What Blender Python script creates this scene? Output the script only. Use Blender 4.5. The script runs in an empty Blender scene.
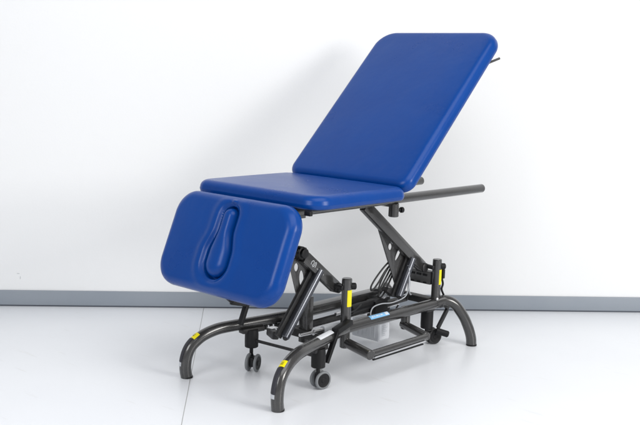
import bpy, bmesh, math, random
from mathutils import Vector, Matrix
random.seed(4)
R = math.radians
sc = bpy.context.scene
col = sc.collection

# ------------------------------------------------------------------ camera
f_px, yaw, pitch, roll = 962.27, 0.8379, 0.1478, 0.0334
cam_d = bpy.data.cameras.new('camera'); cam = bpy.data.objects.new('camera', cam_d); col.objects.link(cam)
fw = Vector((math.sin(yaw)*math.cos(pitch), math.cos(yaw)*math.cos(pitch), -math.sin(pitch)))
rt = Vector((math.cos(yaw), -math.sin(yaw), 0)); up = rt.cross(fw)
rt2 = rt*math.cos(roll) + up*math.sin(roll); up2 = -rt*math.sin(roll) + up*math.cos(roll)
m = Matrix((rt2, up2, -fw)).transposed().to_4x4(); m.translation = (-2.5659, -2.6701, 1.2679)
cam.matrix_world = m
cam_d.sensor_width = 36; cam_d.lens = f_px/640*36; cam_d.clip_start = .05; cam_d.clip_end = 100
sc.camera = cam

# ------------------------------------------------------------------ materials
def mat(name, color, rough=.5, metal=0., coat=0., bump=None, var=None, spec=None, ndist=.001):
    m = bpy.data.materials.new(name); m.use_nodes = True
    nt = m.node_tree; b = nt.nodes['Principled BSDF']
    b.inputs['Base Color'].default_value = (*color, 1); b.inputs['Roughness'].default_value = rough
    b.inputs['Metallic'].default_value = metal; b.inputs['Coat Weight'].default_value = coat
    if spec is not None: b.inputs['Specular IOR Level'].default_value = spec
    tc = nt.nodes.new('ShaderNodeTexCoord')
    if bump:
        prev = None
        for sc_, st, dist in bump:
            n = nt.nodes.new('ShaderNodeTexNoise'); n.inputs['Scale'].default_value = sc_; n.inputs['Detail'].default_value = 3
            nt.links.new(tc.outputs['Object'], n.inputs['Vector'])
            bp = nt.nodes.new('ShaderNodeBump'); bp.inputs['Strength'].default_value = st; bp.inputs['Distance'].default_value = dist
            nt.links.new(n.outputs['Fac'], bp.inputs['Height'])
            if prev: nt.links.new(prev.outputs['Normal'], bp.inputs['Normal'])
            prev = bp
        nt.links.new(prev.outputs['Normal'], b.inputs['Normal'])
    if var:
        sc_, c2, lo, hi = var
        n = nt.nodes.new('ShaderNodeTexNoise'); n.inputs['Scale'].default_value = sc_; n.inputs['Detail'].default_value = 4
        nt.links.new(tc.outputs['Object'], n.inputs['Vector'])
        rp = nt.nodes.new('ShaderNodeMapRange'); rp.inputs['From Min'].default_value = lo; rp.inputs['From Max'].default_value = hi
        nt.links.new(n.outputs['Fac'], rp.inputs['Value'])
        mx = nt.nodes.new('ShaderNodeMix'); mx.data_type = 'RGBA'
        mx.inputs[6].default_value = (*color, 1); mx.inputs[7].default_value = (*c2, 1)
        nt.links.new(rp.outputs['Result'], mx.inputs[0]); nt.links.new(mx.outputs[2], b.inputs['Base Color'])
        r2 = nt.nodes.new('ShaderNodeMapRange'); r2.inputs['To Min'].default_value = rough*.88; r2.inputs['To Max'].default_value = min(1, rough*1.15)
        nt.links.new(n.outputs['Fac'], r2.inputs['Value']); nt.links.new(r2.outputs['Result'], b.inputs['Roughness'])
    return m

VINYL = mat('blue_vinyl', (.0002, .043, .232), .28, bump=[(6, .35, .007), (16, .18, .003), (700, .16, .0007)], var=(5, (.0003, .047, .246), .35, .65), spec=.25)
STEEL = mat('anthracite_paint', (.046, .0455, .046), .25, .45, coat=.5, bump=[(1400, .05, .0003)], var=(260, (.060, .059, .058), .35, .7), spec=.6)
SHAFT = mat('polished_dark_steel', (.085, .09, .105), .27, .7, coat=.3)
BLACK = mat('black_plastic', (.006, .006, .007), .48, bump=[(600, .15, .0004)], spec=.3)
GALV = mat('mid_grey_plate', (.13, .13, .13), .4, .5, bump=[(300, .1, .0004)], var=(40, (.10, .10, .10), .35, .7))
PRINT = mat('pale_print', (.55, .56, .58), .5, bump=[(200, .05, .0003)])
INK = mat('olive_ink', (.20, .18, .02), .5, bump=[(200, .05, .0003)])
CAST = mat('black_cast_metal', (.018, .018, .02), .45, .2, bump=[(350, .3, .0007)], var=(60, (.035, .034, .033), .4, .7))
CHROME = mat('bright_zinc', (.62, .62, .63), .22, 1., bump=[(80, .02, .0003)])
TYRE = mat('grey_rubber', (.19, .20, .21), .6, bump=[(300, .2, .0005)])
CABLE = mat('black_cable', (.014, .014, .015), .45, bump=[(200, .1, .0005)])
PALEC = mat('pale_grey_cable', (.42, .44, .47), .45, bump=[(200, .1, .0005)])
YEL = mat('yellow_sticker', (.86, .74, .0), .4, bump=[(200, .05, .0003)])
WHI = mat('white_sticker', (.72, .74, .78), .35, bump=[(200, .05, .0003)])
SILV = mat('silver_sticker', (.55, .57, .6), .25, .4, bump=[(200, .05, .0003)])
SKY = mat('light_blue_sticker', (.22, .50, .80), .35, bump=[(200, .05, .0003)])
GREYP = mat('light_grey_housing', (.60, .62, .65), .42, bump=[(300, .15, .0005)], var=(30, (.54, .56, .6), .4, .7))
STRIP = mat('black_grip_strip', (.022, .022, .03), .55, bump=[(900, .4, .0008)])
BOARD = mat('dark_backing_board', (.03, .03, .032), .6, bump=[(120, .2, .001)])
SKIRT = mat('blue_grey_skirting', (.235, .268, .31), .36, bump=[(30, .1, .001)], var=(2.5, (.26, .29, .33), .35, .65))
SEAL = mat('dark_skirting_joint', (.07, .08, .1), .6, bump=[(60, .1, .001)])

# ------------------------------------------------------------------ helpers
ROOT = Vector((.56, 0, 0))
def link(name, bm, mt, parent=None, smooth=True, label=None):
    """one mesh object with its origin in its own middle; vertices of bm are in world space"""
    me = bpy.data.meshes.new(name)
    bmesh.ops.recalc_face_normals(bm, faces=bm.faces)
    cs = [v.co for v in bm.verts]
    c = Vector(((min(v.x for v in cs)+max(v.x for v in cs))/2, (min(v.y for v in cs)+max(v.y for v in cs))/2, (min(v.z for v in cs)+max(v.z for v in cs))/2))
    for v in bm.verts: v.co -= c
    bm.to_mesh(me); bm.free()
    for m_ in (mt if isinstance(mt, (list, tuple)) else [mt]): me.materials.append(m_)
    o = bpy.data.objects.new(name, me); col.objects.link(o)
    if smooth:
        for p in me.polygons: p.use_smooth = True
        me.set_sharp_from_angle(angle=R(40))
    if parent is None: o.location = c
    else:
        o.parent = parent
        w = Vector(parent.location); q = parent.parent
        while q: w += Vector(q.location); q = q.parent
        o.location = c - w
    if label: o['label'] = label
    return o

def spline(pts, n=8):
    pts = [Vector(p) for p in pts]
    if len(pts) < 3: return pts
    out = []
    for i in range(len(pts)-1):
        p0 = pts[max(i-1, 0)]; p1 = pts[i]; p2 = pts[i+1]; p3 = pts[min(i+2, len(pts)-1)]
        if i == 0: p0 = p1*2-p2
        if i == len(pts)-2: p3 = p2*2-p1
        for k in range(n):
            t = k/n
            out.append(.5*((2*p1)+(p2-p0)*t+(2*p0-5*p1+4*p2-p3)*t*t+(3*p1-p0-3*p2+p3)*t**3))
    out.append(pts[-1]); return out

def frames(path):
    out = []; T0 = (path[1]-path[0]).normalized()
    N = T0.orthogonal().normalized()
    if abs(T0.z) < .95: N = (Vector((0, 0, 1)) - T0*T0.z).normalized()
    else: N = Vector((-1, 0, 0)); N = (N-T0*N.dot(T0)).normalized()
    for i, p in enumerate(path):
        T = (path[min(i+1, len(path)-1)]-path[max(i-1, 0)]).normalized()
        N = (N-T*N.dot(T)).normalized(); out.append((p, T, N, T.cross(N)))
    return out

def tube(bm, path, r, n=24, cap=True, ch=.0015):
    path = [Vector(p) for p in path]; fr = frames(path); rings = []
    def ring(p, N, B, rr): return [bm.verts.new(p+(N*math.cos(a)+B*math.sin(a))*rr) for a in (2*math.pi*k/n for k in range(n))]
    if cap:
        p, T, N, B = fr[0]; rings.append(ring(p, N, B, r-ch)); p2 = p+T*ch; rings.append(ring(p2, N, B, r))
    else: rings.append(ring(*[fr[0][i] for i in (0, 2, 3)], r))
    for p, T, N, B in fr[1:-1]: rings.append(ring(p, N, B, r))
    p, T, N, B = fr[-1]
    if cap: rings.append(ring(p-T*ch, N, B, r)); rings.append(ring(p, N, B, r-ch))
    else: rings.append(ring(p, N, B, r))
    for a, b in zip(rings, rings[1:]):
        for k in range(n): bm.faces.new((a[k], a[(k+1) % n], b[(k+1) % n], b[k]))
    if cap: bm.faces.new(rings[0][::-1]); bm.faces.new(rings[-1])
    return bm

def cyl(bm, a, b, r, n=28, ch=.002): return tube(bm, [a, b], r, n, True, ch)

def lathe(bm, a, axis, prof, n=36):
    """profile of (distance along axis, radius)"""
    a = Vector(a); T = Vector(axis).normalized(); N = T.orthogonal().normalized(); B = T.cross(N); rings = []
    for d, r in prof: rings.append([bm.verts.new(a+T*d+(N*math.cos(t)+B*math.sin(t))*max(r, .0002)) for t in (2*math.pi*k/n for k in range(n))])
    for p, q in zip(rings, rings[1:]):
        for k in range(n): bm.faces.new((p[k], p[(k+1) % n], q[(k+1) % n], q[k]))
    bm.faces.new(rings[0][::-1]); bm.faces.new(rings[-1]); return bm

def bar(bm, a, b, w, h, side=(0, 1, 0), bev=.003):
    """rectangular bar from a to b; w along 'side', h across both"""
    a, b = Vector(a), Vector(b); T = (b-a); L = T.length; T.normalize()
    S = Vector(side); S = (S-T*S.dot(T)).normalized(); U = T.cross(S)
    t = bmesh.new(); bmesh.ops.create_cube(t, size=1)
    for v in t.verts: v.co = Vector((v.co.x*L, v.co.y*w, v.co.z*h))
    if bev: bmesh.ops.bevel(t, geom=list(t.edges), offset=bev, segments=2, affect='EDGES', profile=.6)
    M = Matrix((T, S, U)).transposed()
    mp = {v: bm.verts.new((a+b)/2+M@v.co) for v in t.verts}
    for fc in t.faces: bm.faces.new([mp[v] for v in fc.verts])
    t.free(); return bm

def plate(name, outline, holes, y0, th, mt, parent, bev=.0012):
    """flat plate in an XZ plane at y0, with real holes"""
    cu = bpy.data.curves.new(name, 'CURVE'); cu.dimensions = '2D'; cu.fill_mode = 'BOTH'; cu.extrude = th/2-bev; cu.bevel_depth = bev; cu.bevel_resolution = 1; cu.offset = -bev
    for loop in [outline]+holes:
        s = cu.splines.new('POLY'); s.points.add(len(loop)-1); s.use_cyclic_u = True
        for p, (x, z) in zip(s.points, loop): p.co = (x, z, 0, 1)
    tmp = bpy.data.objects.new('tmp', cu); col.objects.link(tmp)
    dg = bpy.context.evaluated_depsgraph_get(); me = bpy.data.meshes.new_from_object(tmp.evaluated_get(dg))
    bpy.data.objects.remove(tmp); bm = bmesh.new(); bm.from_mesh(me)
    for v in bm.verts: v.co = Vector((v.co.x, y0-v.co.z, v.co.y))
    bmesh.ops.remove_doubles(bm, verts=bm.verts, dist=1e-5)
    return link(name, bm, mt, parent)

def rnd_poly(pts, r, n=6):
    out = []
    P = [Vector(p) for p in pts]
    for i, p in enumerate(P):
        a = (P[i-1]-p); b = (P[(i+1) % len(P)]-p); d = min(r, a.length*.45, b.length*.45)
        q0 = p+a.normalized()*d; q1 = p+b.normalized()*d
        for k in range(n+1):
            t = k/n; out.append(tuple(q0*(1-t)**2+p*2*t*(1-t)+q1*t*t))
    return out
def oval(cx, cz, rx, rz, rot=0, n=20):
    return [(cx+rx*math.cos(t)*math.cos(rot)-rz*math.sin(t)*math.sin(rot), cz+rx*math.cos(t)*math.sin(rot)+rz*math.sin(t)*math.cos(rot)) for t in (2*math.pi*k/n for k in range(n))]

def sticker(path, r, s0, s1, a0, a1, mt, name, parent, lift=.0009, n=10, label=None):
    """thin patch wrapped round a tube: s = fraction along path, a = angle round it"""
    fr = frames([Vector(p) for p in path]); L = [0]
    for i in range(1, len(fr)): L.append(L[-1]+(fr[i][0]-fr[i-1][0]).length)
    tot = L[-1]
    def at(s):
        d = s*tot
        for i in range(1, len(L)):
            if L[i] >= d: t = (d-L[i-1])/(L[i]-L[i-1]); A, B = fr[i-1], fr[i]; return [A[k].lerp(B[k], t) for k in range(4)]
        return fr[-1]
    bm = bmesh.new(); ns = 14; g = {}
    for i in range(ns+1):
        p, T, N, B = at(s0+(s1-s0)*i/ns)
        for j in range(n+1):
            a = a0+(a1-a0)*j/n; d = (N*math.cos(a)+B*math.sin(a))
            g[i, j] = (bm.verts.new(p+d*(r+lift)), bm.verts.new(p+d*(r-.0005)))
    for i in range(ns):
        for j in range(n):
            bm.faces.new((g[i, j][0], g[i+1, j][0], g[i+1, j+1][0], g[i, j+1][0]))
            bm.faces.new((g[i, j][1], g[i, j+1][1], g[i+1, j+1][1], g[i+1, j][1]))
    for i in range(ns):
        for j in (0, n): bm.faces.new((g[i, j][0], g[i, j][1], g[i+1, j][1], g[i+1, j][0]))
    for j in range(n):
        for i in (0, ns): bm.faces.new((g[i, j][0], g[i, j+1][0], g[i, j+1][1], g[i, j][1]))
    return link(name, bm, mt, parent, label=label)

# ------------------------------------------------------------------ cushions
def rrect(hx, hy, r, n):
    """n points round a rounded rectangle, evenly by index so that inset outlines match"""
    k = n//4; out = []
    rs = r if isinstance(r, (list, tuple)) else (r,)*4
    rs = [max(.0005, min(v, hx*.98, hy*.98)) for v in rs]
    for q, (sx, sy) in enumerate(((1, 1), (-1, 1), (-1, -1), (1, -1))):
        r = rs[q]; c = Vector((sx*(hx-r), sy*(hy-r)))
        na = int(k*.4); nl = k-na
        for i in range(na):
            a = math.pi/2*(q+i/na); out.append((c.x+r*math.cos(a), c.y+r*math.sin(a)))
        a = math.pi/2*(q+1); p = Vector((c.x+r*math.cos(a), c.y+r*math.sin(a)))
        sx2, sy2 = ((-1, 1), (-1, -1), (1, -1), (1, 1))[q]
        r2_ = rs[(q+1) % 4]; c2 = Vector((sx2*(hx-r2_), sy2*(hy-r2_))); p2 = Vector((c2.x+r2_*math.cos(a), c2.y+r2_*math.sin(a)))
        for i in range(nl): t = i/nl; v = p.lerp(p2, t); out.append((v.x, v.y))
    return out

def cushion(name, M, hx, hy, T, rc, e, parent, hfun=None, inner=16, n=240, crown=.006, eb=.012, mt=None, label=None, seed=0):
    """upholstered pad: local x,y in its plane (centre origin), top at z=0, underside at z=-T"""
    bm = bmesh.new(); rings = []
    prof = []; rcs = rc if isinstance(rc, (list, tuple)) else (rc,)*4
    def rin(d): return [max(v-d*.6, .002) for v in rcs]
    for k in range(7): a = math.pi/2*k/6; prof.append((eb*(1-math.sin(a)), -T+eb*(1-math.cos(a))))       # underside edge
    prof = [(eb*1.6, -T)] + prof
    for k in range(1, 4): t = k/4; prof.append((-.0015*math.sin(math.pi*t), -T+eb+(T-eb-e)*t))
    for k in range(9): a = math.pi/2*k/8; prof.append((e*(1-math.cos(a)), -e+e*math.sin(a)))
    def dome(x, y):
        u = min(1, abs(x)/hx); v = min(1, abs(y)/hy)
        return crown*((1-u**4)*(1-v**4))
    rim = prof[-1][0]
    for d, z in prof:
        top = max(0, (z+e)/e) if z > -e else 0
        rings.append([(x, y, z+dome(x, y)*top) for x, y in rrect(hx-d, hy-d, rin(d), n)])
    for k in range(1, inner+1):
        s = 1-k/(inner+1); s = s
        d = rim; pts = rrect((hx-d), (hy-d), rin(d), n)
        rings.append([(x*s, y*s, dome(x*s, y*s)) for x, y in pts])
    vr = []
    for ring in rings:
        row = []
        for x, y, z in ring:
            if hfun and z > -.004: z += hfun(x, y)
            row.append(bm.verts.new(M@Vector((x, y, z))))
        vr.append(row)
    for a, b in zip(vr, vr[1:]):
        for k in range(n): bm.faces.new((a[k], a[(k+1) % n], b[(k+1) % n], b[k]))
    z = dome(0, 0)+(hfun(0, 0) if hfun else 0)
    c = bm.verts.new(M@Vector((0, 0, z)))
    for k in range(n): bm.faces.new((vr[-1][k], vr[-1][(k+1) % n], c))
    bm.faces.new(vr[0][::-1])
    o = link(name, bm, mt or VINYL, parent, label=label)
    # stitched seam welt along the lower edge
    return o

def welt(name, M, hx, hy, rc, z, r, parent):
    pts = [M@Vector((x, y, z)) for x, y in rrect(hx, hy, rc, 160)]
    bm = bmesh.new(); n = 8; rings = []
    L = len(pts)
    for i, p in enumerate(pts):
        T = (pts[(i+1) % L]-pts[i-1]).normalized(); U = (M.to_3x3()@Vector((0, 0, 1))).normalized(); S = T.cross(U).normalized()
        rings.append([bm.verts.new(p+(U*math.cos(a)+S*math.sin(a))*r) for a in (2*math.pi*k/n for k in range(n))])
    for i in range(L):
        a, b = rings[i], rings[(i+1) % L]
        for k in range(n): bm.faces.new((a[k], a[(k+1) % n], b[(k+1) % n], b[k]))
    return link(name, bm, VINYL, parent)

def frame_mat(o, ex, ey):
    ex = Vector(ex).normalized(); ey = Vector(ey).normalized(); ez = ex.cross(ey)
    M = Matrix((ex, ey, ez)).transposed().to_4x4(); M.translation = o; return M

# ================================================================== THE TABLE
root = bpy.data.objects.new('treatment_table', None); col.objects.link(root); root.location = ROOT
root.empty_display_size = .2
root['label'] = 'blue padded treatment table with raised backrest, dropped face section and dark grey tubular base'
root['category'] = 'treatment table'
W = .34
H = .8055
# seat
SL0, SL1 = .003, .556
Ms = frame_mat((SL0/2+SL1/2, 0, H), (1, 0, 0), (0, 1, 0))
seat = cushion('seat_cushion', Ms, (SL1-SL0)/2, W, .053, (.045, .055, .078, .045), .028, root, crown=.005)
bm = bmesh.new(); bar(bm, (SL0+.02, 0, H-.0570), (SL1-.02, 0, H-.0570), .60, .0070, bev=.003); link('seat_board', bm, BOARD, root)
# backrest
ab = .791; eb_ = Vector((math.cos(ab), 0, math.sin(ab))); BL = .925
Bo = Vector((.552, .014, H+.004)) + eb_*(BL/2)
Mb = frame_mat(Bo, eb_, (0, 1, 0))
back = cushion('backrest_cushion', Mb, BL/2, W, .058, (.095, .05, .05, .088), .030, root, crown=.006, inner=20)
nb = Mb.to_3x3()@Vector((0, 0, 1))
bm = bmesh.new(); a = Bo-nb*.066; bar(bm, a-eb_*(BL/2-.03), a+eb_*(BL/2-.03), .60, .014, bev=.003); link('backrest_board', bm, BOARD, root)
# backrest support frame, behind
bm = bmesh.new()
for y in (-.2, .2):
    a = Bo-nb*.088+Vector((0, y, 0)); cyl(bm, a-eb_*(BL/2-.08), a+eb_*(BL/2-.1), .0145)
for s in (-.30, .30):
    a = Bo-nb*.088+eb_*s; cyl(bm, a+Vector((0, -.2, 0)), a+Vector((0, .2, 0)), .0125)
link('backrest_frame', bm, STEEL, root)
bm = bmesh.new()
tube(bm, spline([(1.10, -.24, 1.283), (1.15, -.284, 1.312), (1.203, -.330, 1.343)], 6), .0055, 14)
link('adjusting_rod', bm, STEEL, root)

# face section
af = 1.187; ef = Vector((-math.cos(af), 0, -math.sin(af))); FL = .388
nf = Vector((-math.sin(af), 0, math.cos(af)))
Fo = Vector((-.042, .010, .769)) + ef*(FL/2) + nf*.030
Mf = frame_mat(Fo, ef, (0, -1, 0))
if (Mf.to_3x3()@Vector((0, 0, 1))).dot(nf) < 0: Mf = frame_mat(Fo, ef, (0, 1, 0))
KA, KB = Vector((-.112, 0)), Vector((.075, 0)); RA, RB = .034, .059
def sst(a, b, x): t = max(0, min(1, (x-a)/(b-a))); return t*t*(3-2*t)
def krad(t): t = max(0, min(1, t)); s = sst(.28, .80, t); return RA+(RB-RA)*(.12*t+.88*s)
def ksdf(x, y):
    p = Vector((x, y)); t = (x-KA.x)/(KB.x-KA.x); t = max(0, min(1, t))
    return (p-KA.lerp(KB, t)).length-krad(t)
def sst(a, b, x): t = max(0, min(1, (x-a)/(b-a))); return t*t*(3-2*t)
def face_h(x, y):
    d = ksdf(x, y)
    bump_ = .006*math.exp(-(((x-KA.x+RA+.022)/.010)**2+((y-.006)/.012)**2))
    return bump_ + .0035*math.exp(-((d-.040)/.018)**2) - .010*(1-sst(.006, .026, d)) - .026*(1-sst(.000, .007, d))
face = cushion('face_cushion', Mf, FL/2, W-.008, .062, .095, .034, root, hfun=face_h, inner=110, n=480, crown=.007)
# plug in the face hole
bm = bmesh.new(); n = 120; rings = []
def kout(inset):
    out = []
    for k in range(n):
        a = 2*math.pi*k/n
        # march outwards from the segment point for this angle
        s = k/n
        if s < .25: c = KB; ang = -math.pi/2+math.pi*(s/.25); r = krad(1)
        elif s < .5: t = 1-(s-.25)/.25; c = KA.lerp(KB, t); ang = math.pi/2; r = krad(t)
        elif s < .75: c = KA; ang = math.pi/2+math.pi*((s-.5)/.25); r = krad(0)
        else: t = (s-.75)/.25; c = KA.lerp(KB, t); ang = -math.pi/2; r = krad(t)
        out.append((c.x+math.cos(ang)*r*max(0, 1-inset), c.y+math.sin(ang)*r*max(0, 1-inset)))
    return out
for k in range(4): rings.append([(x, y, -.038+k*.006) for x, y in kout(.07)])
for k in range(1, 9):
    a = math.pi/2*k/8; rings.append([(x, y, -.018+.036*math.sin(a)) for x, y in kout(.07+.72*(1-math.cos(a)))])
rings.append([(x, y, .0183) for x, y in kout(.86)])
rings.append([(x, y, .0185) for x, y in kout(.96)])
vr = [[bm.verts.new(Mf@Vector(p)) for p in r] for r in rings]
for a, b in zip(vr, vr[1:]):
    for k in range(n): bm.faces.new((a[k], a[(k+1) % n], b[(k+1) % n], b[k]))
bm.faces.new(vr[0][::-1]); bm.faces.new(vr[-1])
link('face_hole_plug', bm, VINYL, root)
bm = bmesh.new(); a = Fo-nf*.070; bar(bm, a-ef*(FL/2-.03), a+ef*(FL/2-.04), .58, .014, bev=.003); link('face_board', bm, BOARD, root)
# hinge under the seat front and support arms of the face section
bm = bmesh.new()
for y in (-.179, .179):
    bm = bmesh.new(); cyl(bm, (.035, y-.02, .728), (.035, y+.02, .728), .017); hg = link('face_section_hinge', bm, BLACK, root)
    bm = bmesh.new(); bar(bm, Vector((.028, y, .722)), Vector((.012, y, .722))+ef*.27, .022, .010); link('support_arm', bm, BLACK, hg)
bm = bmesh.new(); bar(bm, (.004, -.315, .742), (.004, -.285, .742), .016, .018, side=(1, 0, 0)); link('hinge_end', bm, BLACK, root)
bm = bmesh.new()
p0 = Vector((-.10, .0, .398)); bar(bm, (-.085, .015, .362), (-.012, -.01, .346), .014, .018); bar(bm, (-.014, -.004, .352), (-.048, -.004, .268), .022, .016)
bar(bm, (-.16, .01, .43), (-.08, .01, .362), .016, .012)
link('face_section_lever', bm, BLACK, root)

# top frame
RZ, RY, RD = .7297, .179, .0205
for y in (-RY, RY):
    bm = bmesh.new(); cyl(bm, (.02, y, RZ), (1.352, y, RZ), RD, 32, .0025)
    rail = link('side_rail', bm, STEEL, root)
for x in (.12, .668): bm = bmesh.new(); bar(bm, (x, -RY+.012, RZ-.024), (x, RY-.012, RZ-.024), .03, .020, side=(1, 0, 0)); link('frame_crossbar', bm, STEEL, root)
bm = bmesh.new(); cyl(bm, (.672, -RY, .712), (.672, -RY, .654), .0225, 32, .003); slv = link('socket_sleeve', bm, STEEL, root)
bm = bmesh.new(); cyl(bm, (.69, -RY-.005, .682), (.715, -RY-.015, .682), .0075, 16); lathe(bm, (.703, -RY-.012, .682), (1, -.37, 0), [(0, .010), (.002, .0125), (.012, .0125), (.015, .010)]); link('clamp_knob', bm, BLACK, slv)
# struts carrying the backrest from the rails
bm = bmesh.new()
for y in (-.1, .1):
    a = Vector((.80, y, .72)); b = Bo-nb*.095-eb_*.05+Vector((0, y, 0)); cyl(bm, a, a.lerp(b, .55), .014); cyl(bm, a.lerp(b, .5), b, .008)
cyl(bm, (.80, -RY, .722), (.80, RY, .722), .012)
link('gas_spring', bm, STEEL, root)

# ---- base frame
leg_prof = [(-.090, 0), (-.0965, .032), (-.0965, .062), (-.090, .095), (-.075, .126), (-.048, .151), (-.012, .171), (.045, .1865), (.11, .191), (.20, .193), (.30, .1965), (.42, .2015)]
rear_prof = [(1.2085, 0), (1.206, .035), (1.198, .070), (1.187, .104), (1.175, .135), (1.158, .167), (1.140, .195), (1.120, .212), (1.10, .219), (1.085, .2165), (1.063, .2055)]
G = .146
TR = .0245
paths = {}
for sgn in (-1, 1):
    # front leg + straight run + rear leg, one bent tube per side
    fr_ = [Vector((x, sgn*(G+(.42-x)*(.263-G)/.51), z)) for x, z in leg_prof]
    rr_ = [Vector((x, sgn*(G+(x-1.063)*(.263-G)/.145), z)) for x, z in rear_prof][::-1]
    bm = bmesh.new(); fp = spline(fr_, 5); tube(bm, fp, TR, 40)
    leg = link('front_leg', bm, STEEL, root)
    bm = bmesh.new(); rp = spline(rr_, 5); tube(bm, rp, TR, 40)
    leg2 = link('rear_leg', bm, STEEL, root)
    bm = bmesh.new(); cyl(bm, (.405, sgn*G, .2015), (1.075, sgn*G, .2045), TR, 40, .002)
    sb = link('side_beam', bm, STEEL, root)
    for lg, q in ((leg, fr_[0]), (leg2, rr_[-1])):
        bm = bmesh.new(); lathe(bm, (q.x, q.y, 0), (0, 0, 1), [(0.0005, .0245), (.0012, .0252), (.006, .0252), (.008, .0247)]); link('foot_pad', bm, BLACK, lg)
    # stickers and grip strip on the outside of the bend
    A0 = 0.0
    q0, q1, q2, q3 = (-.62, .42, -.62, .62) if sgn < 0 else (-1.25, .15, -1.2, .45)
    sticker(fp, TR, .104, .238, q0, q1, STRIP, 'grip_strip', leg, lift=.0022)
    sticker(fp, TR, .080, .102, q0, q1-.1, SILV, 'silver_tag', leg, lift=.0014)
    sticker(fp, TR, .243, .285, q2, q3, YEL, 'yellow_sticker', leg, lift=.0012)
    mid = (q2+q3)/2
    for f0, f1 in ((-.26, -.02), (.06, .22)): sticker(fp, TR, .256, .263, mid+f0, mid+f1, INK, 'sticker_print', leg, lift=.0018, n=4)
    sticker(fp, TR, .268, .272, mid-.26, mid+.22, INK, 'sticker_print', leg, lift=.0018, n=4)
    if sgn < 0: near_leg, near_fp, near_beam = leg, fp, sb

# posts with pivot shafts
def post(x, ztop, zbot, ya=-130):
    bm = bmesh.new(); cyl(bm, (x, -G, zbot), (x, -G, ztop), .0215, 36, .003)
    o = link('upright_post', bm, STEEL, root)
    bm = bmesh.new(); cyl(bm, (x+.010, -G-.010, ztop-.034), (x+.030, -G-.026, ztop-.034), .0145, 24, .004); link('pivot_knob', bm, BLACK, o)
    bm = bmesh.new(); cyl(bm, (x-.022, -G+.0, ztop-.04), (x-.022, -.07, ztop-.034), .010, 20); link('pivot_shaft', bm, CAST, o)
    bm = bmesh.new(); g = {}
    for i in range(2):
        for j in range(9):
            a = R(ya)+R(66)*j/8   # around the post, towards camera right
            d = Vector((math.cos(a), math.sin(a), 0))
            g[i, j] = [bm.verts.new(Vector((x, -G, (ztop-.118, ztop-.048)[i]))+d*rr) for rr in (.0226, .0212)]
    for j in range(8):
        bm.faces.new((g[0, j][0], g[0, j+1][0], g[1, j+1][0], g[1, j][0])); bm.faces.new((g[0, j][1], g[1, j][1], g[1, j+1][1], g[0, j+1][1]))
        for i in (0, 1): bm.faces.new((g[i, j][0], g[i, j][1], g[i, j+1][1], g[i, j+1][0]))
    for j in (0, 8): bm.faces.new((g[0, j][0], g[1, j][0], g[1, j][1], g[0, j][1]))
    link('yellow_sticker', bm, YEL, o)
    return o
P1 = post(.42, .415, .118)
P2 = post(1.063, .4155, .185, -112)
bm = bmesh.new(); bar(bm, (1.091, -G-.017, .366), (1.091, -G-.017, .322), .012, .016); tube(bm, spline([(1.088, -G-.012, .325), (1.10, -G-.012, .295), (1.092, -G-.012, .27), (1.108, -G-.014, .24), (1.115, -G-.016, .215)], 6), .005, 12)
link('cable_connector', bm, BLACK, P2)

bm = bmesh.new(); lathe(bm, (1.045, -G-.0225, .232), (-.55, -.83, .1), [(0, .006), (.002, .006), (.0035, .0035)], 16); link('screw', bm, CHROME, P2)
# clamp collars where beam meets legs
for sg in (-1, 1): bm = bmesh.new(); cyl(bm, (1.078, sg*(G+.004), .206), (1.092, sg*(G+.018), .212), .0272, 32, .003); link('beam_collar', bm, CAST, root)

# lifting links, gussets, struts
LY = -.085
def lift(x0, z0, x1, z1, hook):
    bm = bmesh.new(); a = Vector((x0, LY, z0)); b = Vector((x1, LY, z1)); bar(bm, a, b, .034, .052, bev=.009)
    o = link('lifting_arm', bm, STEEL, root)
    bm = bmesh.new(); lathe(bm, (x0, LY-.024, z0), (0, 1, 0), [(0, .018), (.003, .022), (.045, .022), (.048, .018)]); link('arm_pivot', bm, CAST, o)
    return o
arm1 = lift(.418, .366, .215, .522, True)
bm = bmesh.new(); lathe(bm, (.197, LY-.030, .540), (0, 1, 0), [(0, .014), (.002, .020), (.014, .020), (.016, .026), (.044, .026), (.046, .018), (.056, .018)], 10)
for (dx, dz) in ((.018, .012), (-.018, .010), (0, -.02)): lathe(bm, (.197+dx, LY-.012, .54+dz), (0, 1, 0), [(0, .006), (.001, .008), (.03, .008), (.031, .006)], 12)
link('pivot_bolt', bm, BLACK, arm1)
arm2 = lift(1.028, .372, .585, .700, False)
bm = bmesh.new(); bar(bm, (.185, -.055, .55), (.055, -.02, .70), .03, .03); link('lifting_bracket', bm, STEEL, root)
# emblem on the front arm: white double-hook mark and a short line of small lettering
d = (Vector((.215, 0, .522))-Vector((.418, 0, .366))).normalized(); nrm = Vector((-d.z, 0, d.x));
if nrm.z < 0: nrm = -nrm
yf = LY-.0178
def stroke(bm, pts, w, o):
    P = spline([o+(-d)*u*.8+nrm*v*.8 for u, v in pts], 6)
    for p, q in zip(P, P[1:]): bar(bm, p, q+(q-p)*.15, .0012, w, bev=0)
bm = bmesh.new(); o0 = Vector((.262, yf, .486))
stroke(bm, [(-.022, -.012), (-.024, .004), (-.014, .013), (-.006, .004), (-.008, -.010)], .0034, o0)
stroke(bm, [(-.012, -.008), (-.002, -.014), (.004, -.002), (.002, .012), (.012, .012), (.014, -.010)], .0034, o0)
link('emblem', bm, PRINT, arm1)
bm = bmesh.new(); random.seed(3)
for k in range(9):
    u = .026+k*.0062; c = o0-d*u-nrm*.004; bar(bm, c-nrm*.003, c+nrm*(.001+.003*random.random()), .0010, .0016, bev=0)
    bar(bm, c-nrm*.003, c-nrm*.003-d*.003, .0010, .0012, bev=0)
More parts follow.
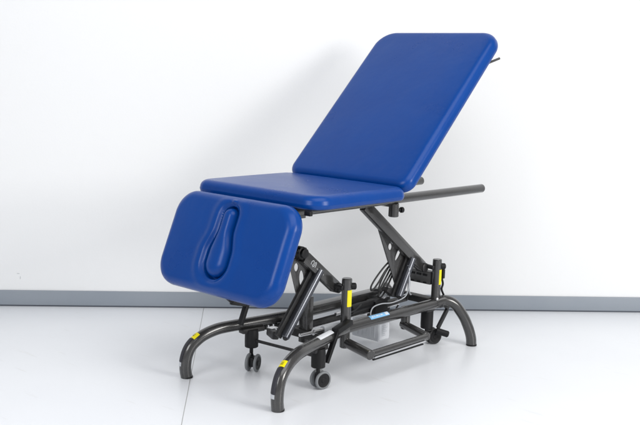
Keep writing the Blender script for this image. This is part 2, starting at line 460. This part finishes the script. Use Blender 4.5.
link('emblem_lettering', bm, PRINT, arm1)

GY = -.068
plate('gusset_plate', rnd_poly([(.205, .530), (.150, .500), (.215, .315), (.236, .318), (.33, .43)], .012),
      [oval(.192, .478, .0125, .017, .2), oval(.225, .428, .014, .034, .12)], GY, .006, STEEL, root)
plate('gusset_plate', rnd_poly([(.665, .650), (.70, .60), (.852, .305), (.875, .308), (1.0, .42)], .012),
      [oval(.800, .492, .013, .016, .5), oval(.862, .452, .012, .034, -.6)], GY, .006, STEEL, root)

def strut(xb, zb, xt, zt, dy=0.):
    bm = bmesh.new(); cyl(bm, (xb, LY-.012+dy, zb), (xt, LY-.012+dy, zt), .0185, 32, .002); o = link('strut', bm, SHAFT, root)
    T = Vector((xt-xb, 0, zt-zb)).normalized()
    bm = bmesh.new(); a = Vector((xb, LY-.012+dy, zb)); cyl(bm, a-Vector((0, .004, 0))+T*.0, a+Vector((.03, .02, 0)), .012, 20); link('strut_pivot', bm, CAST, o)
    return o
strut(.108, .208, .305, .457)
strut(.842, .262, .935, .428)
bm = bmesh.new(); bar(bm, (.086, LY+.006, .212), (.278, LY+.006, .456), .016, .034, side=(0, 1, 0), bev=.004); link('flat_brace', bm, CAST, root)
bm = bmesh.new(); bar(bm, (.824, LY+.008, .262), (.918, LY+.008, .428), .016, .030, side=(0, 1, 0), bev=.004); link('flat_brace', bm, CAST, root)

# cross members of the base
bm = bmesh.new(); bar(bm, (1.063, -.125, .322), (1.063, .035, .322), .040, .062, side=(1, 0, 0), bev=.004)
cm = link('upper_cross_member', bm, GALV, root)
for k in range(4):
    bm = bmesh.new(); y = -.095+k*.036; bar(bm, (1.0415, y-.012, .335), (1.0415, y+.012, .335), .0025, .010, side=(1, 0, 0), bev=0)
    link('slot', bm, BLACK, cm); bm = bmesh.new(); bar(bm, (1.0415, y-.009, .298), (1.0415, y+.009, .298), .0025, .006, side=(1, 0, 0), bev=0); link('slot', bm, BLACK, cm)
for x, z, w_, h_ in ((1.05, .216, .05, .030), (.33, .165, .045, .035)):
    bm = bmesh.new(); bar(bm, (x, -G+.015, z), (x, G, z), w_, h_, side=(1, 0, 0), bev=.004); link('lower_cross_member', bm, CAST, root)
bm = bmesh.new()
bar(bm, (.335, .0, .125), (.335, .0, .325), .05, .036, side=(0, 1, 0), bev=.004)
link('front_column', bm, STEEL, root)
bm = bmesh.new(); bar(bm, (.36, .055, .245), (.95, .055, .249), .05, .036, bev=.004); link('centre_beam', bm, STEEL, root)
bm = bmesh.new(); bar(bm, (.36, .004, .197), (1.03, .004, .206), .03, .022, bev=.004); link('cable_channel', bm, CAST, root); bm = bmesh.new(); bar(bm, (.36, .09, .16), (1.03, .09, .17), .03, .014, bev=.003)
link('cable_channel', bm, CAST, root)
bm = bmesh.new(); bar(bm, (.36, -.014, .185), (.96, -.014, .193), .004, .006, bev=.001); link('channel_trim', bm, CHROME, root)
# actuators
bm = bmesh.new(); cyl(bm, (.19, -.10, .203), (.34, -.10, .198), .007, 20); cyl(bm, (.27, -.10, .2005), (.33, -.10, .199), .012, 20); a1 = link('actuator_rod', bm, CHROME, root)
bm = bmesh.new(); cyl(bm, (.33, -.10, .199), (.47, -.098, .196), .017, 28); link('actuator_body', bm, GREYP, a1)
bm = bmesh.new(); cyl(bm, (.60, -.02, .225), (.76, -.02, .232), .019, 28, .003); bar(bm, (.74, -.02, .215), (.83, -.02, .222), .06, .06, bev=.008); link('drive_motor', bm, BLACK, root)
bm = bmesh.new(); cyl(bm, (.50, -.02, .222), (.61, -.02, .2255), .008, 20); link('actuator_rod', bm, CHROME, root)
bm = bmesh.new(); bar(bm, (.80, -.03, .245), (.835, -.03, .272), .03, .006, bev=.001); link('clip', bm, GREYP, root)
bm = bmesh.new(); bar(bm, (.10, -.055, .208), (.15, .03, .202), .03, .034, bev=.008); link('strut_bracket', bm, CAST, root)
bm = bmesh.new(); bar(bm, (.12, .0, .224), (.155, .0, .224), .03, .003, bev=.001); link('bright_clip', bm, CHROME, root)

# sticker on beam and leg
bp = [Vector((.405, -G, .2015)), Vector((1.075, -G, .2045))]
so = sticker(bp, TR, .240, .430, R(8), R(56), SKY, 'light_blue_sticker', near_beam, lift=.0012)
s2 = sticker(bp, TR, .392, .424, R(15), R(48), WHI, 'sticker_mark', near_beam, lift=.0020)
for a_, b_ in ((.256, .274), (.281, .291), (.301, .321), (.328, .336), (.346, .366)):
    sticker(bp, TR, a_, b_, R(26), R(38), WHI, 'sticker_mark', near_beam, lift=.0020, n=4)
sticker(near_fp, TR, .63, .80, R(8), R(60), WHI, 'white_sticker', near_leg, lift=.0014)

# foot bar and its arms
bm = bmesh.new(); cyl(bm, (.42, -G-.015, .140), (.385, -.318, .130), .021, 32, .003); fb1 = link('foot_bar_arm', bm, STEEL, root)
bm = bmesh.new(); cyl(bm, (.852, -.12, .139), (.785, -.305, .130), .019, 32, .003); link('foot_bar_arm', bm, STEEL, root)
bm = bmesh.new(); cyl(bm, (.852, -.135, .222), (.852, -.135, .118), .021, 32, .003); link('drop_post', bm, STEEL, root)
bm = bmesh.new(); cyl(bm, (.395, -.305, .130), (.785, -.300, .130), .0135, 28, .002); fbar = link('foot_bar', bm, STEEL, root)
bm = bmesh.new(); bar(bm, (.415, -.310, .114), (.765, -.308, .115), .012, .008, bev=.0015); link('bright_trim', bm, CHROME, fbar)
bm = bmesh.new(); bar(bm, (.42, -.300, .100), (.765, -.300, .100), .008, .006, bev=.001); link('switch_strip', bm, BLACK, fbar)

# hanging bracket by the front post
bm = bmesh.new()
bar(bm, (.300, -.195, .2195), (.405, -.182, .238), .034, .024, bev=.003)
bar(bm, (.308, -.200, .222), (.246, -.200, .100), .020, .016, bev=.003)
link('lever_bracket', bm, BLACK, root)

# brake pedal at the rear castor
bm = bmesh.new(); bar(bm, (1.158, -.150, .160), (1.085, -.152, .082), .012, .022, bev=.003); bar(bm, (1.105, -.150, .205), (1.165, -.150, .166), .016, .02, bev=.003)
bp_ = link('brake_lever', bm, CAST, root)
bm = bmesh.new(); cyl(bm, (1.075, -.148, .072), (1.112, -.198, .056), .0155, 24, .005); link('brake_pedal', bm, BLACK, bp_)
# rod coupling the front castors
bm = bmesh.new(); cyl(bm, (.185, .17, .128), (.215, -.19, .128), .0065, 16); link('castor_coupling_rod', bm, CAST, root)

# castors
def castor(cx, cy, hx, hy, ztop, face, zb=.085, tyre=TYRE):
    """wheel centre (cx,cy), housing axis (hx,hy), face = direction of wheel axle"""
    bm = bmesh.new(); lathe(bm, (hx, hy, zb), (0, 0, 1), [(0, .026), (.002, .0285), (.022, .0292), (ztop-zb-.02, .0292), (ztop-zb, .0262)])
    o = link('castor_housing', bm, BLACK, root)
    bm = bmesh.new(); cyl(bm, (hx, hy, .06), (hx, hy, zb+.01), .008, 20)
    ax = Vector((math.cos(face), math.sin(face), 0)); fwd = Vector((-ax.y, ax.x, 0))
    t_ = Vector((cx, cy, .042))
    bar(bm, Vector((hx, hy, .066)), t_+Vector((0, 0, .012)), .014, .018, side=tuple(ax), bev=.004); bar(bm, t_-ax*.012, t_+ax*.012, .045, .05, side=(0, 0, 1), bev=.012)
    link('castor_fork', bm, BLACK, o)
    for s in (-1, 1):
        r = .0375; w = .011; c = Vector((cx, cy, r))+ax*s*.0125
        bm = bmesh.new(); lathe(bm, c, ax*s, [(0, r-.008), (.001, r-.003), (.0035, r), (.0085, r), (w, r-.002), (w+.001, r-.006), (w+.0005, r-.0085), (w-.002, r-.009)], 48)
        wh = link('wheel', bm, tyre, o)
        bm = bmesh.new(); lathe(bm, c+ax*s*(w-.004), ax*s, [(0, r-.0088), (.004, r-.0088), (.005, r-.011), (.004, r-.014), (.0045, .012), (.007, .010), (.0075, .004)], 40); link('wheel_disc', bm, BLACK, wh)
    return o
castor(.219, -.195, .200, -.198, .170, R(-101), .092)
castor(.170, .144, .186, .172, .172, R(-66), .096)
castor(1.098, -.116, 1.04, -.120, .190, R(-110), .085, CAST)
castor(1.11, .19, 1.09, .175, .180, R(-40))
for a_, b_, w_ in (((1.0, -.125, .180), (1.06, -.125, .180), .05), ((.16, -.197, .166), (.25, -.186, .166), .036), ((.14, .190, .168), (.25, .172, .168), .036)):
    bm = bmesh.new(); bar(bm, a_, b_, w_, .02, bev=.004); link('castor_mount', bm, CAST, root)
for x in (.265, .290, .315): bm = bmesh.new(); cyl(bm, (x, .2-(x-.1)*.2, .178), (x, .2-(x-.1)*.2, .158), .008, 14); link('mount_bolt', bm, CAST, root)

# control box under the beam
bm = bmesh.new(); bar(bm, (.86, -.010, .078), (.86, .150, .078), .085, .088, side=(1, 0, 0), bev=.008); cb = link('control_box', bm, GREYP, root)
for k in range(5):
    y = .012+k*.026; bm = bmesh.new(); bar(bm, (.8165, y, .048), (.8165, y, .104), .006, .004, side=(0, 1, 0), bev=.001); link('housing_rib', bm, GREYP, cb)
bm = bmesh.new(); bar(bm, (.824, -.0108, .079), (.896, -.0108, .079), .0014, .074, bev=0); el = link('end_label', bm, WHI, cb)
bm = bmesh.new(); random.seed(8)
for k in range(6): bar(bm, (.842, -.0118, .105-k*.009), (.865+random.random()*.018, -.0118, .105-k*.009), .0008, .0035, bev=0)
link('label_print', bm, GREYP, el)
bm = bmesh.new(); cyl(bm, (.86, .07, .12), (.86, .07, .20), .02, 24); link('box_hanger', bm, CAST, cb)

# cables
def cable(pts, r, mt, name='cable', n=10): bm = bmesh.new(); tube(bm, spline(pts, n), r, 12); return link(name, bm, mt, root)
def loop(dx, w, L):
    c = Vector((.80+dx, -.045, .36)); return c
cable([(.85, -.06, .44), (.79, -.055, .405), (.735, -.05, .358), (.700, -.05, .320), (.71, -.05, .302), (.75, -.05, .33), (.80, -.05, .38), (.855, -.055, .42)], .0042, CABLE)
cable([(.86, -.05, .43), (.82, -.045, .385), (.785, -.04, .335), (.768, -.04, .295), (.785, -.04, .288), (.82, -.045, .33), (.865, -.05, .39)], .0042, CABLE)
cable([(.86, -.045, .41), (.83, -.04, .36), (.79, -.035, .30), (.775, -.035, .262), (.80, -.035, .258), (.83, -.04, .30), (.87, -.045, .37)], .0042, CABLE)
cable([(.90, -.10, .40), (.905, -.105, .34), (.91, -.105, .285), (.925, -.10, .262), (.96, -.08, .25)], .0032, PALEC)
cable([(.895, -.11, .39), (.893, -.115, .33), (.885, -.115, .28), (.862, -.11, .255), (.80, -.095, .240), (.73, -.09, .245), (.66, -.10, .243), (.63, -.11, .222), (.627, -.12, .205)], .0028, PALEC)
cable([(.91, -.10, .36), (.92, -.10, .31), (.90, -.10, .27), (.87, -.09, .258), (.84, -.08, .235)], .0028, PALEC)
cable([(.99, -.04, .30), (.99, -.04, .235), (.985, -.04, .21)], .003, CABLE)
cable([(.90, -.06, .19), (.93, -.08, .165), (.965, -.09, .16), (.99, -.10, .175), (.995, -.10, .195)], .0035, CABLE)
cable([(1.0, -.02, .24), (.95, .0, .262), (.88, .02, .268), (.8, .03, .275)], .006, CABLE)
cable([(.84, .03, .12), (.87, .0, .15), (.90, -.03, .17), (.92, -.04, .2)], .004, CABLE)
cable([(.70, .0, .232), (.66, -.03, .24), (.60, -.04, .225), (.52, -.04, .215)], .0035, CABLE)
bm = bmesh.new(); bar(bm, (.79, -.06, .30), (.845, -.06, .262), .03, .02); lathe(bm, (.862, -.10, .285), (0, 1, 0), [(0, .012), (.002, .015), (.03, .015), (.032, .012)]); link('cable_bracket', bm, CAST, root)

# ================================================================== SETTING
wy, wd = -.7439, 1.2824
wn = Vector((-math.sin(wy), math.cos(wy), 0)); wdv = Vector((math.cos(wy), math.sin(wy), 0))
def quad(name, pts, mt):
    bm = bmesh.new(); bm.faces.new([bm.verts.new(p) for p in pts]); return link(name, bm, mt, smooth=False)

# floor: white smooth flooring with a welded seam running square to the wall
FM = bpy.data.materials.new('white_floor'); FM.use_nodes = True; nt = FM.node_tree; b = nt.nodes['Principled BSDF']
geo = nt.nodes.new('ShaderNodeNewGeometry')
def dotn(vec):
    n_ = nt.nodes.new('ShaderNodeVectorMath'); n_.operation = 'DOT_PRODUCT'; n_.inputs[1].default_value = vec; nt.links.new(geo.outputs['Position'], n_.inputs[0]); return n_.outputs['Value']
def mth(op, a, bb=None, c=None):
    n_ = nt.nodes.new('ShaderNodeMath'); n_.operation = op
    for i, v in enumerate((a, bb, c)):
        if v is None: continue
        if isinstance(v, (int, float)): n_.inputs[i].default_value = v
        else: nt.links.new(v, n_.inputs[i])
    return n_.outputs[0]
s1, s2 = Vector((-.446, -.133, 0)), Vector((.73, 1.102, 0)); sd = (s2-s1).normalized(); sn = Vector((-sd.y, sd.x, 0))
off = s1.dot(sn)
u_ = mth('SUBTRACT', dotn(sn), off)
nz = nt.nodes.new('ShaderNodeTexNoise'); nz.inputs['Scale'].default_value = 2.5; nt.links.new(geo.outputs['Position'], nz.inputs['Vector'])
u2 = mth('ADD', u_, mth('MULTIPLY', mth('SUBTRACT', nz.outputs['Fac'], .5), .004))
per = mth('PINGPONG', u2, 2.2)           # wide sheets
seam = mth('LESS_THAN', per, .0016)
n1 = nt.nodes.new('ShaderNodeTexNoise'); n1.inputs['Scale'].default_value = 1.7; n1.inputs['Detail'].default_value = 6; nt.links.new(geo.outputs['Position'], n1.inputs['Vector'])
n2 = nt.nodes.new('ShaderNodeTexNoise'); n2.inputs['Scale'].default_value = 55; n2.inputs['Detail'].default_value = 3; nt.links.new(geo.outputs['Position'], n2.inputs['Vector'])
mpd = nt.nodes.new('ShaderNodeMapping'); mpd.inputs['Rotation'].default_value = (0, 0, .6); mpd.inputs['Scale'].default_value = (14, 2.2, 1); nt.links.new(geo.outputs['Position'], mpd.inputs['Vector'])
n3 = nt.nodes.new('ShaderNodeTexNoise'); n3.inputs['Scale'].default_value = 2.0; n3.inputs['Detail'].default_value = 5; nt.links.new(mpd.outputs['Vector'], n3.inputs['Vector'])
scuff = nt.nodes.new('ShaderNodeMapRange'); scuff.inputs['From Min'].default_value = .64; scuff.inputs['From Max'].default_value = .74; nt.links.new(n3.outputs['Fac'], scuff.inputs['Value'])
mx = nt.nodes.new('ShaderNodeMix'); mx.data_type = 'RGBA'; mx.inputs[6].default_value = (.80, .82, .85, 1); mx.inputs[7].default_value = (.75, .77, .805, 1)
nt.links.new(n1.outputs['Fac'], mx.inputs[0])
mx1 = nt.nodes.new('ShaderNodeMix'); mx1.data_type = 'RGBA'; mx1.inputs[7].default_value = (.62, .62, .61, 1); nt.links.new(mth('MULTIPLY', scuff.outputs['Result'], .28), mx1.inputs[0]); nt.links.new(mx.outputs[2], mx1.inputs[6])
mx2 = nt.nodes.new('ShaderNodeMix'); mx2.data_type = 'RGBA'; mx2.inputs[7].default_value = (.36, .36, .36, 1); nt.links.new(seam, mx2.inputs[0]); nt.links.new(mx1.outputs[2], mx2.inputs[6])
nt.links.new(mx2.outputs[2], b.inputs['Base Color'])
rr = nt.nodes.new('ShaderNodeMapRange'); rr.inputs['To Min'].default_value = .22; rr.inputs['To Max'].default_value = .42; nt.links.new(n1.outputs['Fac'], rr.inputs['Value']); nt.links.new(rr.outputs['Result'], b.inputs['Roughness'])
bp = nt.nodes.new('ShaderNodeBump'); bp.inputs['Strength'].default_value = .12; bp.inputs['Distance'].default_value = .001; nt.links.new(mth('SUBTRACT', n2.outputs['Fac'], mth('MULTIPLY', seam, 2.0)), bp.inputs['Height']); nt.links.new(bp.outputs['Normal'], b.inputs['Normal'])
c0 = wn*wd
fl = quad('floor', [c0-wdv*7+wn*.05, c0-wdv*7-wn*9, c0+wdv*7-wn*9, c0+wdv*7+wn*.05], FM); fl['kind'] = 'structure'

# wall
WM = bpy.data.materials.new('white_wall_paint'); WM.use_nodes = True; nt = WM.node_tree; b = nt.nodes['Principled BSDF']
geo = nt.nodes.new('ShaderNodeNewGeometry')
def noise(scale, det=3):
    n_ = nt.nodes.new('ShaderNodeTexNoise'); n_.inputs['Scale'].default_value = scale; n_.inputs['Detail'].default_value = det; nt.links.new(geo.outputs['Position'], n_.inputs['Vector']); return n_.outputs['Fac']
mx = nt.nodes.new('ShaderNodeMix'); mx.data_type = 'RGBA'; mx.inputs[6].default_value = (.80, .81, .82, 1); mx.inputs[7].default_value = (.775, .785, .795, 1); nt.links.new(noise(1.3, 5), mx.inputs[0])
# the little knock marks low on the wall at the left
MK = Vector((-.0, 0, 0)); 
along = dotn(wdv); hz = nt.nodes.new('ShaderNodeSeparateXYZ'); nt.links.new(geo.outputs['Position'], hz.inputs[0])
MARKS = []
acc = None
for (mu, mz, ru, rz) in ((-1.165, .172, .009, .003), (-1.155, .150, .003, .010)):
    q = mth('ADD', mth('POWER', mth('DIVIDE', mth('SUBTRACT', along, mu), ru), 2), mth('POWER', mth('DIVIDE', mth('SUBTRACT', hz.outputs[2], mz), rz), 2))
    q = mth('LESS_THAN', mth('ADD', q, mth('MULTIPLY', noise(160), 1.2)), 1.3)
    acc = q if acc is None else mth('MAXIMUM', acc, q)
mx2 = nt.nodes.new('ShaderNodeMix'); mx2.data_type = 'RGBA'; mx2.inputs[7].default_value = (.42, .43, .45, 1); nt.links.new(mth('MULTIPLY', acc, .6), mx2.inputs[0]); nt.links.new(mx.outputs[2], mx2.inputs[6])
nt.links.new(mx2.outputs[2], b.inputs['Base Color']); b.inputs['Roughness'].default_value = .62
bp = nt.nodes.new('ShaderNodeBump'); bp.inputs['Strength'].default_value = .15; bp.inputs['Distance'].default_value = .0015; nt.links.new(noise(120, 2), bp.inputs['Height']); nt.links.new(bp.outputs['Normal'], b.inputs['Normal'])
bm = bmesh.new(); a = c0+wn*.055-wdv*7; e = c0+wn*.055+wdv*7; bar(bm, a+Vector((0, 0, 1.7)), e+Vector((0, 0, 1.7)), .10, 3.4, side=tuple(wn), bev=0)
wall = link('wall', bm, WM, smooth=False); wall['label'] = 'plain white painted wall behind the blue table, with small scuffs low at the left'; wall['category'] = 'wall'
bm = bmesh.new(); bar(bm, c0+wn*.0015-wdv*6.9+Vector((0, 0, .0465)), c0+wn*.0015+wdv*6.9+Vector((0, 0, .0465)), .006, .078, side=tuple(wn), bev=.002)
link('skirting_board', bm, SKIRT, wall)
bm = bmesh.new(); bar(bm, c0+wn*.003-wdv*6.9+Vector((0, 0, .004)), c0+wn*.003+wdv*6.9+Vector((0, 0, .004)), .004, .008, side=tuple(wn), bev=0)
link('skirting_joint', bm, SEAL, wall)

# ================================================================== LIGHT
w = bpy.data.worlds.new('World'); sc.world = w; w.use_nodes = True
bg = w.node_tree.nodes['Background']; bg.inputs[0].default_value = (.97, .98, 1, 1); bg.inputs[1].default_value = .42
def area(name, loc, target, sx, sy, power, color=(1, 1, 1)):
    l = bpy.data.lights.new(name, 'AREA'); l.shape = 'RECTANGLE'; l.size = sx; l.size_y = sy; l.energy = power; l.color = color
    o = bpy.data.objects.new(name, l); col.objects.link(o); o.location = loc
    o.rotation_euler = (Vector(target)-Vector(loc)).to_track_quat('-Z', 'Y').to_euler(); return o
area('key_softbox', (1.0, -5.5, 2.25), (.5, 0, .9), 1.9, 1.9, 176, (1, .98, .95))
area('fill_softbox', (-3.4, -.6, 2.2), (.5, .3, .6), 1.6, 1.6, 56, (.99, .99, 1))
area('ceiling_softbox', (-.3, -1.7, 3.3), (.1, -.3, 0), 3.0, 2.4, 62, (1, .99, .98))

sc.view_settings.view_transform = 'Standard'; sc.view_settings.look = 'None'; sc.view_settings.gamma = 1; sc.view_settings.exposure = 0
sc.render.engine = 'CYCLES'
